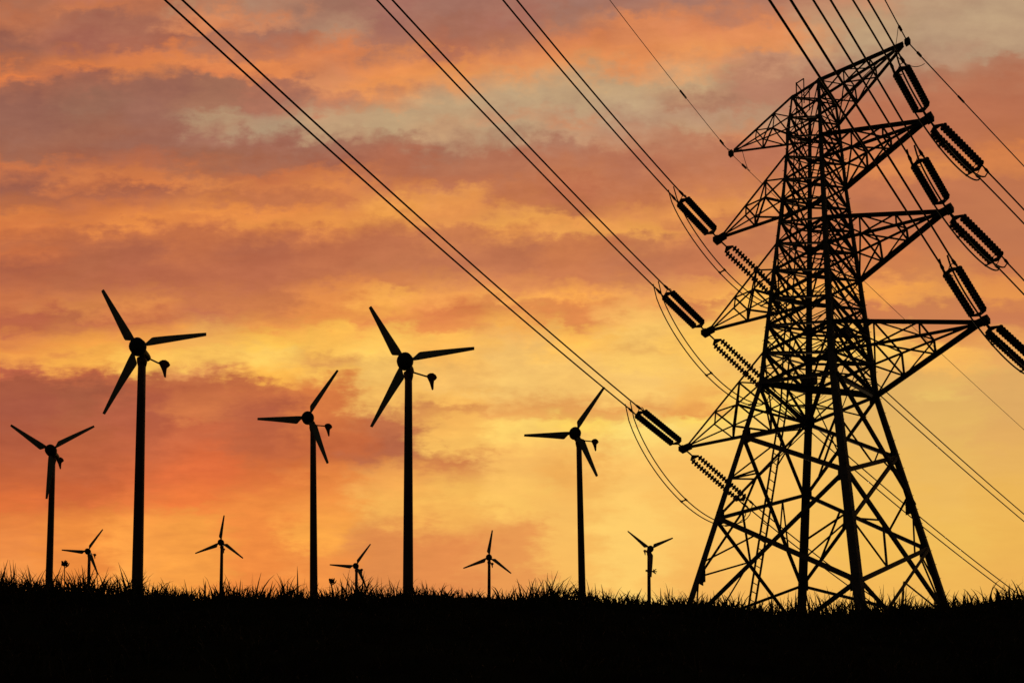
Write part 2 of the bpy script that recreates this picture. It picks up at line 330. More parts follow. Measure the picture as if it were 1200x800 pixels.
# legs, with step bolts and node plates
for n in SG:
    sa, sb = SG[n]
    m = MB()
    zs = [foot[n], 24, 30, LZ[0], LZ[2], LZ[4], LZ[6], LZ[7]+0.1]
    ws = [0.47, 0.45, 0.42, 0.36, 0.27, 0.21, 0.165, 0.14]
    if n == 'L': ws = [w*0.86 for w in ws]
    if n in 'Y': ws = [w*0.96 for w in ws]
    for i in range(len(zs)-1):
        p, q = leg(n, zs[i]), leg(n, zs[i+1])
        # L section opening toward the tower's inside
        d = (q-p).normalized(); a = (A*-sa).normalized(); b_ = (B*-sb).normalized()
        w = ws[i]; t_ = w*0.22
        pr = [(0, 0), (w, 0), (w, t_), (t_, t_), (t_, w), (0, w)]
        w1 = ws[i+1]; t1 = w1*0.22
        pr1 = [(0, 0), (w1, 0), (w1, t1), (t1, t1), (t1, w1), (0, w1)]
        vs = [p+a*(u-w*.4)+b_*(v_-w*.4) for u, v_ in pr]+[q+a*(u-w1*.4)+b_*(v_-w1*.4) for u, v_ in pr1]
        m.add(vs, [(k, (k+1) % 6, 6+(k+1) % 6, 6+k) for k in range(6)]+[(0, 3, 2, 1), (0, 5, 4, 3), (6, 7, 8, 9), (6, 9, 10, 11)])
    sbm = m; z = foot[n]+2.5; k = 0
    while z < LZ[7]:
        p = leg(n, z); dirn = (A*sa if k % 2 else B*sb)
        w = float(np.interp(z, zs, ws))
        sbm.tube([p+dirn*w*.3, p+dirn*(w*.4+0.11)], 0.016, 5); z += 0.42; k += 1
    lg = tpart(m, 'leg')
    for z in {'L': [36.2, 32.8, 27.7, 24.1], 'Y': [36.2, 27.83, 24.7, 20.8], 'X': [36.2, 32.2, 26.85], 'R': [36.2, 32.5, 29.5, 26.9]}[n]:
        pm = MB(); p = leg(n, z); h = 0.34 if z > 33 else 0.42
        pm.box(p+A*(-sa)*0.16, A, B, up, 0.26, 0.02, h); pm.box(p+B*(-sb)*0.16, A, B, up, 0.02, 0.26, h); pm.build('node_plate', M_plate, lg, tower_base)
    for z in LZ[2:] + [39.9, 41.6, 46.6, 48.0, 52.2]:
        pm = MB(); p = leg(n, z); h = 0.17 if z < 46 else 0.11
        pm.box(p+A*(-sa)*0.1, A, B, up, h*.8, 0.016, h); pm.box(p+B*(-sb)*0.1, A, B, up, 0.016, h*.8, h); pm.build('node_plate', M_plate, lg, tower_base)
    if foot[n] > 0:
        fm_ = MB(); p = leg(n, foot[n]); fm_.box(p+up*0.05, A, B, up, 0.55, 0.55, 0.25); fm_.build('concrete_footing', M_plate, lg, tower_base)

FACES = [('L', 'Y'), ('X', 'R'), ('L', 'X'), ('Y', 'R')]
# panel points of the upper body
PZ = [LZ[0], LZ[1], 39.9, 41.65, LZ[2], LZ[3], 46.55, 47.95, LZ[4], LZ[5], 52.1, LZ[6], LZ[7]]
secs = [(0, 4), (4, 8), (8, 12)]
def face_out(f):
    return {('L', 'Y'): -B, ('X', 'R'): B, ('L', 'X'): -A, ('Y', 'R'): A}[f]
for f in FACES:
    fo = face_out(f)
    for (i0, i1) in secs:
        m = MB()
        for i in range(i0, i1):
            za, zb = PZ[i], PZ[i+1]
            wd = float(np.interp(za, [36, 55], [0.12, 0.062]))
            p0, p1, q0, q1 = leg(f[0], za), leg(f[1], za), leg(f[0], zb), leg(f[1], zb)
            o = fo*0.03
            m.bar(p0+o, q1+o, wd, fo); m.bar(p1-o, q0-o, wd, fo)
            m.bar(p0, p1, wd*1.25, up)
            if zb-za > 1.6:
                # redundant members to the legs from the crossing
                c_ = (p0+p1+q0+q1)/4
                m.bar(lerp(p0, q0, .5), c_, wd*.5, up); m.bar(lerp(p1, q1, .5), c_, wd*.5, up)
                m.bar(lerp(p0, q1, .25), lerp(p0, q0, .5), wd*.45, up); m.bar(lerp(p1, q0, .25), lerp(p1, q1, .5), wd*.45, up)
        if i1 == 12:
            m.bar(leg(f[0], LZ[7]), leg(f[1], LZ[7]), 0.11, up)
        tpart(m, 'bracing_panel')
# plan bracing at each ring
m = MB()
for i, z in enumerate(PZ):
    w = float(np.interp(z, [36, 55], [0.11, 0.06]))
    m.bar(leg('L', z), leg('R', z), w, up)
    if i in (0, 1, 4, 5, 8, 9, 11, 12): m.bar(leg('X', z)-up*0.03, leg('Y', z)-up*0.03, w, up)
    if i in (0, 1, 4, 5, 8, 9):
        mids = [(leg(a, z)+leg(b_, z))/2 for a, b_ in (('L', 'Y'), ('Y', 'R'), ('R', 'X'), ('X', 'L'))]
        for k in range(4): m.bar(mids[k], mids[(k+1) % 4], w*.6, up)
tpart(m, 'plan_bracing')

# splayed lower body: members between panel points on the legs
N = {'La': ('L', 36.2), 'Lb': ('L', 32.8), 'Lc': ('L', 27.7), 'Ld': ('L', 24.1), 'Le': ('L', 20.8), 'Lf': ('L', 14.5),
     'Xa': ('X', 36.2), 'Xb': ('X', 32.2), 'Xc': ('X', 26.85), 'Xd': ('X', 24.2),
     'Ya': ('Y', 36.2), 'Ya2': ('Y', 34.6), 'Yb': ('Y', 27.83), 'Yc': ('Y', 24.7), 'Yd': ('Y', 20.8), 'Ye': ('Y', 17.4),
     'Ra': ('R', 36.2), 'Rb': ('R', 32.5), 'Rc': ('R', 29.5), 'Rd': ('R', 26.9), 'Re': ('R', 22.4), 'Rf': ('R', 16.5)}
P = {k: leg(*v) for k, v in N.items()}
GROUPS = {
 ('L', 'X'): [('Lb', 'Xa', .24), ('Lc', 'Xb', .21), ('La', 'Xb', .20), ('Lb', 'Xc', .22), ('Xa', 'Lc', .15), ('Lc', 'Xd', .22), ('Xc', 'Le', .17)],
 ('L', 'Y'): [('Lb', 'Yb', .24), ('Lc', 'Yd', .25), ('La', 'Ya2', .20), ('Yb', 'Le', .17), ('Yd', 'Lf', .18)],
 ('X', 'R'): [('Xa', 'Rb', .22), ('Xb', 'Rd', .22), ('Ra', 'Xb', .15), ('Rb', 'Xc', .16), ('Xc', 'Re', .18)],
 ('Y', 'R'): [('Rb', 'Yb', .22), ('Rd', 'Yd', .24), ('Ya2', 'Rc', .23), ('Yb', 'Re', .25), ('Rb', 'Yc', .18), ('Rd', 'Ye', .20), ('Ra', 'Ya2', .18), ('Yd', 'Rf', .22)],
}
def mid(a, b_, t=.5): return lerp(P[a], P[b_], t)
REDUND = {
 ('L', 'X'): [(leg('L', 30.2), mid('Lb', 'Xc', .22)), (leg('L', 30.2), mid('Xa', 'Lc', .6)), (mid('Lc', 'Xb', .25), mid('Lb', 'Xc', .22)), (mid('Lb', 'Xc', .2), leg('L', 30.2)),
              (P['Ld'], mid('Lc', 'Xd', .36)), (P['Ld'], leg('L', 21.5)+B*1.1), (P['Ld'], mid('Lc', 'Xb', .26)), (mid('Lc', 'Xd', .36), mid('Lc', 'Xb', .26)), (mid('Lc', 'Xd', .36), leg('L', 20.6)+B*2.2),
              (mid('Lc', 'Xb', .72), mid('Lb', 'Xc', .75)), (mid('Lc', 'Xb', .72), mid('Lb', 'Xc', .6))],
 ('L', 'Y'): [(leg('L', 30.2), mid('Lb', 'Yb', .3)), (leg('Y', 32), mid('Lb', 'Yb', .75)), (leg('L', 25), mid('Lc', 'Yd', .3)), (mid('Lc', 'Yd', .66), leg('Y', 24.7))],
 ('X', 'R'): [(mid('Xb', 'Rd', .3), mid('Rb', 'Xc', .8)), (mid('Xa', 'Rb', .3), mid('Ra', 'Xb', .8)), (mid('Xb', 'Rd', .35), leg('X', 29.5)), (mid('Xb', 'Rd', .35), mid('Rb', 'Xc', .55)), (leg('R', 30.2), mid('Xb', 'Rd', .7))],
 ('Y', 'R'): [(P['Yc'], mid('Rd', 'Yd', .62)), (mid('Rd', 'Yd', .62), mid('Yb', 'Re', .33)), (P['Rc'], mid('Rd', 'Yd', .2)), (mid('Ya2', 'Rc', .55), mid('Rb', 'Yb', .48)), (leg('Y', 31.5), mid('Rb', 'Yb', .5)), (leg('Y', 24.7), mid('Yb', 'Re', .3)), (mid('Rb', 'Yb', .3), leg('R', 30.8)), (mid('Rd', 'Ye', .42), leg('R', 22.6)), (mid('Rd', 'Ye', .42), mid('Rd', 'Ye', .5)-up*2.6), (mid('Rd', 'Ye', .12), leg('R', 22.4)-B*.7), (mid('Rd', 'Ye', .1), leg('R', 23.9))],
}
for f in FACES:
    fo = face_out(f); m = MB()
    for k, (a, b_, w) in enumerate(GROUPS[f]):
        o = fo*(0.05*(k % 3)); m.bar(P[a]+o, P[b_]+o, w*1.08, fo)
    for (a, b_) in REDUND[f]: m.bar(a, b_, 0.105, fo)
    tpart(m, 'bracing_panel')
m = MB()
m.bar(P['La']+up*.05, P['Ra']+up*.05, .26, up); m.bar(P['Xa']-up*.05, P['Ya']-up*.05, .22, up)
c_ = (P['La']+P['Ra'])/2
for a, b_ in (('Lb', 'Xb'), ('Xb', 'Rb'), ('Rb', 'Ya2'), ('Ya2', 'Lb')): m.bar((P[a]+P[b_])/2, lerp(P['Xa'], P['Ya'], .3), .08, up)
for k in ('Lb', 'La', 'Lc'): m.bar(lerp(P[k], P['Xa'], .3), P['Xa']-up*.3, .07, up)
tpart(m, 'plan_bracing')

# cross arms
tips = {}
for k in range(4):
    for side in 'LR':
        sg = -1 if side == 'L' else 1
        ln = AL[k] if side == 'L' else AR[k]
        tip = Vector((T0.x, T0.y, CZ+ZT[k])) + A*sg*ln
        tips[(k, side)] = tip
        na, nb = ('L', 'X') if side == 'L' else ('Y', 'R')
        zl, zu = LZ[2*k], LZ[2*k+1]
        roots = [leg(na, zu), leg(na, zl), leg(nb, zl), leg(nb, zu)]
        th = [.135, .125, .21, .10] if k < 3 else [.15, .10, .13, .09]
        if side == 'R': th = [.165, .125, .24, .10] if k < 3 else [.15, .11, .13, .10]
        lac = MB(); st = (0.30, 0.61)
        ends = [tip + A*(-sg)*0.25 + up*d for d in (0.06, -0.06, -0.06, 0.06)]
        pts = [[r_] + [lerp(r_, e, s_) for s_ in st] for r_, e in zip(roots, ends)]
        lw = 0.095 if k < 3 else 0.07
        for j in (1, 2):
            for q in range(4): lac.bar(pts[q][j], pts[(q+1) % 4][j], lw*(1.1 if q != 3 else .8), A)
        for q, (a, b_) in enumerate([(1, 0), (1, 2), (2, 3), (0, 3)]):
            for j in range(2):
                aa, bb = (a, b_) if j == 0 else ((a, b_) if q != 2 else (a, b_))
                lac.bar(pts[aa][j], pts[bb][j+1], lw*1.15 if q == 1 else lw, A)
        lac.bar(pts[1][1], pts[2][1]-up*0.02, lw*1.2, A)
        lac.bar(pts[2][0], pts[1][1], lw*1.1, A)
        arm = tpart(lac, 'cross_arm')
        for q in range(4):
            cm = MB(); cm.bar(roots[q], ends[q], th[q], up); cm.build('chord', M_steel, arm, tower_base)
        tm = MB()
        if k < 3:
            h = .24 if side == 'R' else .25
            tm.box(tip + A*(-sg)*0.22, A, B, up, 0.32, 0.15, h*.7)
            tm.box(tip + A*sg*0.12, A, B, up, 0.17, 0.26, h*.6)
        else:
            tm.box(tip, A, B, up, 0.13, 0.14, 0.14)
        if k == 3:   # bonding loops of the earth wire
            for ph_, d_ in ((math.radians(219 if side == 'L' else 218.3), 1.6), (math.radians(53 if side == 'L' else 50.7), 1.9)):
                bm_ = MB(); dv = Vector((math.sin(ph_), math.cos(ph_), 0))
                q0 = tip+dv*d_-up*(.1*d_); q1 = tip-A*sg*.8-up*.15
                bm_.tube([lerp(q0, q1, t_)-up*1.7*t_*(1-t_)+dv*.3*t_*(1-t_) for t_ in np.linspace(0, 1, 12)], .018, 5)
                bm_.build('bonding_loop', M_wire, arm, tower_base)
        tm.build('tip_plate', M_plate, arm, tower_base)

# climbing ladder up the left face, with guard rails standing above the top ring
def lx(z, u): 
    a, b_ = leg('L', z), leg('X', z); return lerp(a, b_, 0.5) + (b_-a).normalized()*u
ztop = LZ[7]+1.55
lm = MB(); z = 18.5
zb_l = gz1(lx(22.3, 0).x, lx(22.3, 0).y)-CZ-0.2
z = zb_l+0.4
while z < LZ[7]:
    lm.tube([lx(z, -.36)-A*.12, lx(z, .36)-A*.12], 0.03, 5); z += 0.52
lad = tpart(lm, 'ladder')
for u in (-.36, .36):
    rm = MB()
    zz = [zb_l, 24, 30, LZ[0], 39, LZ[2], 46, LZ[4], 52, LZ[7], ztop]
    pts = []
    for z in zz:
        p = lx(min(z, LZ[7]), u)-A*.12
        if z > LZ[7]: p = p + up*(z-LZ[7])
        pts.append(p)
    rm.tube(pts, [.08, .075, .07, .06, .052, .048, .044, .04, .038, .038, .038], 6, False); rm.build('rail', M_steel, lad, tower_base)
m = MB()
for u in (-.36, .36):
    p = lx(LZ[7], u)-A*.12
    m.bar(p+up*1.5, p+up*1.5+A*.5, .05, up); m.bar(p+A*.5+up*-.1, p+A*.5+up*1.5, .05, A)
m.bar(lx(LZ[7], -.36)-A*.12+up*1.5, lx(LZ[7], .36)-A*.12+up*1.5, .05, up)
m.bar(lx(LZ[7], -.36)-A*.12+up*.8, lx(LZ[7], .36)-A*.12+up*.8, .05, up)
m.bar(lx(LZ[7], .36)+up*1.0, leg('Y', LZ[7])+up*.15, .04, up); m.bar(lx(LZ[7], -.36)+up*.35, leg('Y', LZ[7])+up*.1, .03, up)
tpart(m, 'guard_rail')
# catwalk planks on the right peak arm (double thin rails)
m = MB()
for d in (-.12, .12): m.tube([lerp(leg('Y', LZ[6]), leg('R', LZ[6]), .5)+B*d, tips[(3, 'R')]-A*1.2+B*d-up*.1], .025, 5, False)
m2 = []
tpart(m, 'walkway_rail')
# anti-climb wires below the lowest arm, boxes on the legs
m = MB()
for k in range(6):
    z = 36.9+0.22*k
    c0 = lerp(leg('Y', z), leg('R', z), .12)+A*.5; c1 = lerp(leg('Y', z), leg('R', z), .45)+A*.55
    m.tube([c0, lerp(c0, c1, .5)+up*.08, c1], .018, 4)
    c0 = lerp(leg('X', z), leg('Y', z), .2); m.tube([c0, c0+A*.5-up*.25, c0+A*.9-up*.1], .018, 4)
tpart(m, 'barbed_wire', M_wire)
for n, z, h in (('X', 38.9, .32), ('X', 38.3, .2)):
    m = MB(); p = leg(n, z); m.box(p+A*.05, A, B, up, .5*h/.32*.9, .25, h); tpart(m, 'junction_box', M_plate)
m = MB(); p = lerp(leg('Y', 38.3), leg('R', 38.3), .35); m.box(p+up*.12, A, B, up, .15, .35, .2); tpart(m, 'number_plate', M_plate)

# ------------------------------------------------------------------ conductors
WP = {'L1i': (219.2, -.011, .116), 'L2i': (219.2, -.034, .130), 'L3i': (219.2, -.077, .249), 'L4i': (219.2, -.069, .179),
      'R1i': (218.3, -.099, -.04), 'R2i': (218.3, -.106, -.105), 'R3i': (218.3, -.093, -.45), 'R4i': (218.3, -.157, .19),
      'L1o': (53.07, -.317, .30), 'L2o': (53.07, -.27, .156), 'L3o': (53.07, -.224, .087), 'L4o': (53.07, -.17, .048),
      'R1o': (50.68, -.02, -.10), 'R2o': (50.68, 0.0, -.3), 'R3o': (50.68, .04, -.198), 'R4o': (50.68, .017, .031)}
def wire_pt(n, t_, off=0.0):
    ph, sl, cv = WP[n]; ph = math.radians(ph); k = int(n[1])-1
    d = Vector((math.sin(ph), math.cos(ph), 0)); sidev = Vector((d.y, -d.x, 0))
    p = tips[(k, n[0])]
    cv *= .01
    zz = sl*t_ + cv*min(t_, 45)**2
    if t_ > 45: zz += 2*cv*45*(t_-45)*(1 if cv > 0 else .3) 
    return p + d*t_ + up*zz + sidev*off
LEVEL = {1: 'lowest', 2: 'middle', 3: 'upper', 4: 'topmost'}
SIDE = {'L': 'left', 'R': 'right'}
RUN = {'i': {'L': 'rising to the upper left edge', 'R': 'rising to the top edge'}, 'o': {'L': 'running down right behind the pylon', 'R': 'running out to the right edge'}}
S0, S1 = {}, {}
for n in WP:
    k, side, io = int(n[1]), n[0], n[2]
    if k == 4:
        m = MB(); r_ = 0.017 if side == 'L' else 0.03
        ts = np.concatenate([np.linspace(0, 45, 40), np.linspace(46, 110, 12)])
        m.tube([wire_pt(n, t_) for t_ in ts], r_, 5)
        o = m.build('earth_wire', M_wire, None, wire_pt(n, 0))
        tag(o, 'thin single earth wire from the %s peak arm tip %s' % (SIDE[side], RUN[io][side]), 'cable', 'earth wires at the pylon top')
        dm = MB(); dm.tube([wire_pt(n, 1.1), wire_pt(n, 1.5)], .07, 6); dm.tube([wire_pt(n, 5.9), wire_pt(n, 6.6)], .06, 6); dm.build('vibration_damper', M_plate, o, wire_pt(n, 0))
        continue
    s0 = 1.05; ln = 4.5 if io == 'i' else 4.7
    if side == 'R' and io == 'i': ln = {1: 5.0, 2: 4.0, 3: 3.6}[k]
    if side == 'L' and io == 'i': ln = {1: 4.4, 2: 3.9, 3: 3.6}[k]
    s1 = s0+ln; hs = 0.30
    S1[n] = s1
    base = wire_pt(n, 0)
    g = empty('insulator_set', base)
    tag(g, 'paired ribbed insulator strings on the %s %s arm, %s side' % (LEVEL[k], SIDE[side], {'i': 'upper left pulling' if side == 'L' else 'upper pulling', 'o': 'lower right pulling'}[io]),
        'insulator', 'insulator sets at the arm tips')
    dirv = (wire_pt(n, s1)-wire_pt(n, s0)).normalized(); sv = dirv.cross(up).normalized()
    m = MB(); m.tube([wire_pt(n, 0.15), wire_pt(n, s0-.22)], .05, 6); m.build('link', M_plate, g, base)
    for s_, sgn in ((s0-.14, 1), (s1+.12, -1)):
        m = MB(); c0 = wire_pt(n, s_)
        m.prism([c0-dirv*.16*sgn-sv*.06, c0-dirv*.16*sgn+sv*.06, c0+dirv*.10*sgn+sv*(hs+.1), c0+dirv*.16*sgn+sv*(hs+.02), c0+dirv*.16*sgn-sv*(hs+.02), c0+dirv*.10*sgn-sv*(hs+.1)], dirv.cross(sv), .05)
        m.build('yoke_plate', M_plate, g, base)
    nd = 15 if side == 'R' else 18; rad = (.18 if side == 'R' else .20) if io == 'i' else (.21 if side == 'R' else .185)
    dm = MB()
    prof = [(-.08, .045), (-.05, .08), (-.015, .085), (0.0, rad*.75), (.012, rad), (.03, rad*.98), (.03, rad*.5), (.05, .055), (.085, .045)]
    if True:
        vs, fs = [], []; K = 10
        ax2 = dirv.cross(sv).normalized()
        for (h, r_) in prof:
            for q in range(K):
                an = 2*math.pi*q/K; vs.append(dirv*h + (sv*math.cos(an)+ax2*math.sin(an))*r_)
        for i in range(len(prof)-1):
            for q in range(K): fs.append((i*K+q, i*K+(q+1) % K, (i+1)*K+(q+1) % K, (i+1)*K+q))
        fs.append(tuple(range(K-1, -1, -1))); fs.append(tuple((len(prof)-1)*K+q for q in range(K)))
        dme = bpy.data.meshes.new('disc'); dme.from_pydata([tuple(v_) for v_ in vs], [], fs); dme.materials.append(M_glaze)
        dme.polygons.foreach_set('use_smooth', [True]*len(fs)); dme.update()
    for o_ in (-hs, hs):
        m = MB(); m.tube([wire_pt(n, s0)+sv*o_, wire_pt(n, s1)+sv*o_], .055, 6)
        st_ = m.build('insulator_string', M_plate, g, base)
        for q in range(nd):
            d_ = bpy.data.objects.new('disc', dme); C.objects.link(d_); d_.parent = st_
            d_.location = wire_pt(n, s0+ln*(q+.6)/nd)+sv*o_-base
    m = MB()
    for o_ in (-hs, hs):
        c0 = wire_pt(n, s1+.12)+sv*o_; c1 = wire_pt(n, s1+.95)+sv*o_*.9
        m.tube([c0, lerp(c0, c1, .4), lerp(c0, c1, .6), c1], [.04, .05, .085, .06], 6)
    m.build('tension_clamp', M_plate, g, base)
    m = MB()
    for o_ in (-hs,):
        c0 = wire_pt(n, s1)+sv*o_; pts = []
        for q in range(9):
            an = math.pi*q/8*1.5; pts.append(c0 + sv*(.25-.25*math.cos(an))*.9 + (up*.32*math.sin(an)) + dirv*.1)
        m.tube(pts, .025, 5)
    m.build('arcing_horn', M_plate, g, base)
    # twin conductors
    for o_, nm in ((-hs*.9, 'a'), (hs*.9, 'b')):
        t0 = s1+.9
        far = 110 if io == 'i' else 120
        ts = np.concatenate([np.linspace(t0, 45, 45), np.linspace(47, far, 20)])
        m = MB(); m.tube([wire_pt(n, t_, o_) for t_ in ts], .042, 5)
        o = m.build('conductor', M_wire, None, wire_pt(n, t0, o_))
        # side vector of wire_pt: right of travel
        if io == 'i': wh = 'upper right' if o_ < 0 else 'lower left'
        else: wh = 'upper right' if o_ > 0 else 'lower left'
        tag(o, '%s twin wire from the %s %s arm %s' % (wh, LEVEL[k], SIDE[side], RUN[io][side]), 'cable', 'twin conductors of the power line')
# jumper loops under the arm tips
for n, h in (('L1', 3.5), ('L2', 2.85), ('L3', 2.2), ('R1', 1.3), ('R2', 1.4), ('R3', 1.5)):
    k, side = int(n[1]), n[0]
    p0 = wire_pt(n+'i', S1[n+'i']+1.5); p1 = wire_pt(n+'o', S1[n+'o']+.9)
    base = lerp(p0, p1, .5)-up*h
    g = empty('jumper_loop', base)
    tag(g, '%s sagging twin jumper loop below the %s %s arm tip' % ('deep' if side == 'L' else 'shallow', LEVEL[k], SIDE[side]), 'cable loop', 'jumper loops under the arm tips')
    def jp(t_, o_):
        d = Vector((A.x, A.y, 0))
        # slightly fuller at the ends than a parabola
        return lerp(p0, p1, t_) - up*4*h*(t_*(1-t_))**.6*(.25**.4) + d*o_
    for o_ in (-.19, .19):
        m = MB(); m.tube([jp(t_, o_) for t_ in np.linspace(0, 1, 40)], .035 if side == 'L' else .042, 5); m.build('wire', M_wire, g, base)
    for t_ in ((.42, .8) if side == 'L' else (.5, .82)):
        m = MB(); m.tube([jp(t_, -.19), jp(t_, .19)], .045, 6)
        for o_ in (-.19, .19): m.tube([jp(t_-.008, o_), jp(t_+.008, o_)], .058, 6)
        m.build('spacer', M_plate, g, base)

# ------------------------------------------------------------------ wind turbines
R = 2.0
def turbine(label, hub_px, D, yaw, phase, tail_px=None, tail_d=1.1, bracket=False, small=False, lean=(0, 0)):
    H = ray(hub_px[0], hub_px[1], D)
    yaw = math.radians(yaw); phase = math.radians(phase)
    ax = Vector((math.sin(yaw), -math.cos(yaw), 0)); h = Vector((math.cos(yaw), math.sin(yaw), 0)); w = up.copy()
    # mast stands behind the rotor
    mb_ = H - ax*0.23 + Vector((lean[0], 0, 0)); lx_ = lean[1]; gzv = gz1(mb_.x, mb_.y)
    root = empty('wind_turbine', (mb_.x, mb_.y, gzv)); rl = Vector(root.location)
    tag(root, label, 'wind turbine', 'small three bladed wind turbines on the hill')
    top = H.z-.17; m = MB()
    n = 14; hh = top-gzv
    m.tube([(mb_.x+lx_*(1-q/6), mb_.y, gzv-.3+(hh+.3)*q/6) for q in range(7)], [.152+(.102-.152)*q/6 for q in range(7)], 14)
    m.tube([(mb_.x, mb_.y, top-.22), (mb_.x, mb_.y, top-.08), (mb_.x, mb_.y, top-.02)], [.104, .135, .135], 14)
    for q in (.0,):   # base flange
        zq = gzv+hh*(.05+q); m.tube([(mb_.x+lx_*.95, mb_.y, zq), (mb_.x+lx_*.95, mb_.y, zq+.03)], .15 if q == 0 else .128, 14)
    mast = m.build('mast', M_pole, root, rl)
    m = MB(); m.tube([(mb_.x, mb_.y, top-.03), (mb_.x, mb_.y, top+.14)], .075, 10); m.build('yaw_bearing', M_gen, root, rl)
    m = MB(); m.tube([H-ax*.03, H-ax*.08, H-ax*.12, H-ax*.38, H-ax*.48, H-ax*.52], [.16, .165, .12, .11, .09, .04], 16)
    m.build('generator', M_gen, root, rl)
    m = MB(); m.tube([H-ax*.04, H+ax*.0, H+ax*.1, H+ax*.16, H+ax*.19], [.225, .235, .22, .15, .03], 18)
    hub = m.build('hub', M_gen, root, rl)
    for i in range(3):
        an = phase+i*2*math.pi/3
        rd = h*math.cos(an)+w*math.sin(an); tn = -h*math.sin(an)+w*math.cos(an)   # tn: counter-clockwise side
        # planform: straight leading edge, wide shoulder near the root, tapering to a square tip
        plan = [(.16, -.05, .05), (.26, -.055, .07), (.40, -.06, .20), (.45, -.06, .21), (.9, -.055, .16), (1.4, -.05, .108), (1.85, -.045, .065), (1.985, -.042, .05), (2.0, -.036, .042)]
        vs, fs = [], []
        for (rr, lo, hi) in plan:
            tw = math.radians(18*(1-min(rr, 2)/2)**1.3)
            c_ = H + rd*rr + ax*.06
            cd = tn*math.cos(tw) - ax*math.sin(tw); nd_ = ax*math.cos(tw) + tn*math.sin(tw)
            ch = hi-lo; th_ = max(.012, ch*.13)
            prof_ = [(lo, 0), (lo+ch*.12, .7), (lo+ch*.35, 1), (lo+ch*.7, .55), (hi, .1), (hi, -.1), (lo+ch*.6, -.25), (lo+ch*.2, -.4)]
            for (u, v_) in prof_: vs.append(c_ + cd*u + nd_*v_*th_*.6)
        K = 8
        for j in range(len(plan)-1):
            for q in range(K): fs.append((j*K+q, j*K+(q+1) % K, (j+1)*K+(q+1) % K, (j+1)*K+q))
        fs.append(tuple(range(K-1, -1, -1))); fs.append(tuple((len(plan)-1)*K+q for q in range(K)))
        m = MB(); m.add(vs, fs, False); m.build('blade', M_blade, root, rl)
    # tail boom and vane
    if tail_px is not None: tp = ray(tail_px[0], tail_px[1], D+tail_d)
    else: tp = H - ax*1.05 + up*.1
    b0 = H-ax*.46; bd = (tp-b0).normalized()
    m = MB(); m.tube([b0, tp], .022, 6); boom = m.build('tail_boom', M_gen, root, rl)
    # domed fin hanging edge-on along the boom, broad cap at the top and a narrow drooping blade
    fx = (Vector((1, 0, 0))*.92 + bd*.38); fx.z = 0; fx.normalize()
    sc_ = 1.0 if not small else .8
    out = [(0, 0), (1, 2.5), (4, 4.7), (8, 5.5), (11.5, 3.7), (13.2, .5), (12, -1.5), (9.5, -4), (9, -8.5), (8.8, -15), (8, -16.3), (6.5, -15.5), (4, -7.5), (1.5, -2.5)]
    nrm = fx.cross(up)
    m = MB(); m.prism([tp+fx*u*.0229*sc_+up*v_*.0229*sc_ for u, v_ in out], nrm, .03)
    m.tube([b0.lerp(tp, .9), tp+fx*.12*sc_+up*.02], .02, 6)   # boom clamp along the fin
    m.build('tail_vane', M_tail, root, rl)
    if bracket:
        zq = ray(hub_px[0], 667, D).z
        m = MB(); p = Vector((mb_.x, mb_.y, zq))
        m.tube([p-h*.22, p+h*.4], .045, 6)
        m.tube([p+up*-.06, p+up*.06], .15, 10)
        for dx, dz in ((.56, .2), (.62, .03), (.54, -.14)): m.tube([p+h*.3, p+h*dx+up*dz], [.05, .03], 6)
        m.tube([p+h*.36, p+h*.36+up*.16], .03, 6); m.tube([p-h*.22-up*.08, p-h*.22+up*.05], .04, 6)
        m.build('bracket', M_pole, root, rl)
    return root
turbine('largest wind turbine on the left, thick mast, blade pointing level to the right', (162, 407), 26.4, -11, 122, (186, 425.5), lean=(-.02, .01))
turbine('tall wind turbine near the middle of the ridge, one blade level to the right', (475, 424), 27.3, -14, 121, (500, 441), lean=(.01, .03))
turbine('medium wind turbine with one blade level to the left, between the two tallest turbines', (361, 490), 36.3, -13, 54.1, (380, 499), 1.2, lean=(.09, .12))
turbine('wind turbine closest to the pylon of the tall ones, a blade level to the left', (674, 508), 38.0, -14, 55, (693, 517), 1.2, lean=(.10, .13))
turbine('medium wind turbine at the far left edge, two blades spread upward in a V', (60, 528), 39.7, -4, 146.9, (65.5, 538), 0.9, lean=(-.05, -.02))
turbine('tiny distant wind turbine between the far left turbine and the largest left mast', (103, 646), 74.5, -4, 55.2, (109, 649.5), 1.2, small=True)
turbine('tiny distant wind turbine alone between two tall masts, one blade straight up, on the left', (259, 635.5), 71.8, 0, 84.0, (260, 643), 1.2, small=True)
turbine('low distant wind turbine half sunk in grass left of the middle tall mast', (417, 663), 75.6, -4, 55.7, (422, 667), 1.2, small=True)
turbine('tiny distant wind turbine right of the middle tall mast, one blade straight up', (573, 653), 71.7, -2, 82.9, (575, 660), 1.2, small=True)
turbine('small distant wind turbine beside the pylon with a bracket on its mast and V blades', (762, 643), 69.0, 19, 150.3, (754, 645), 1.2, bracket=True, small=True)

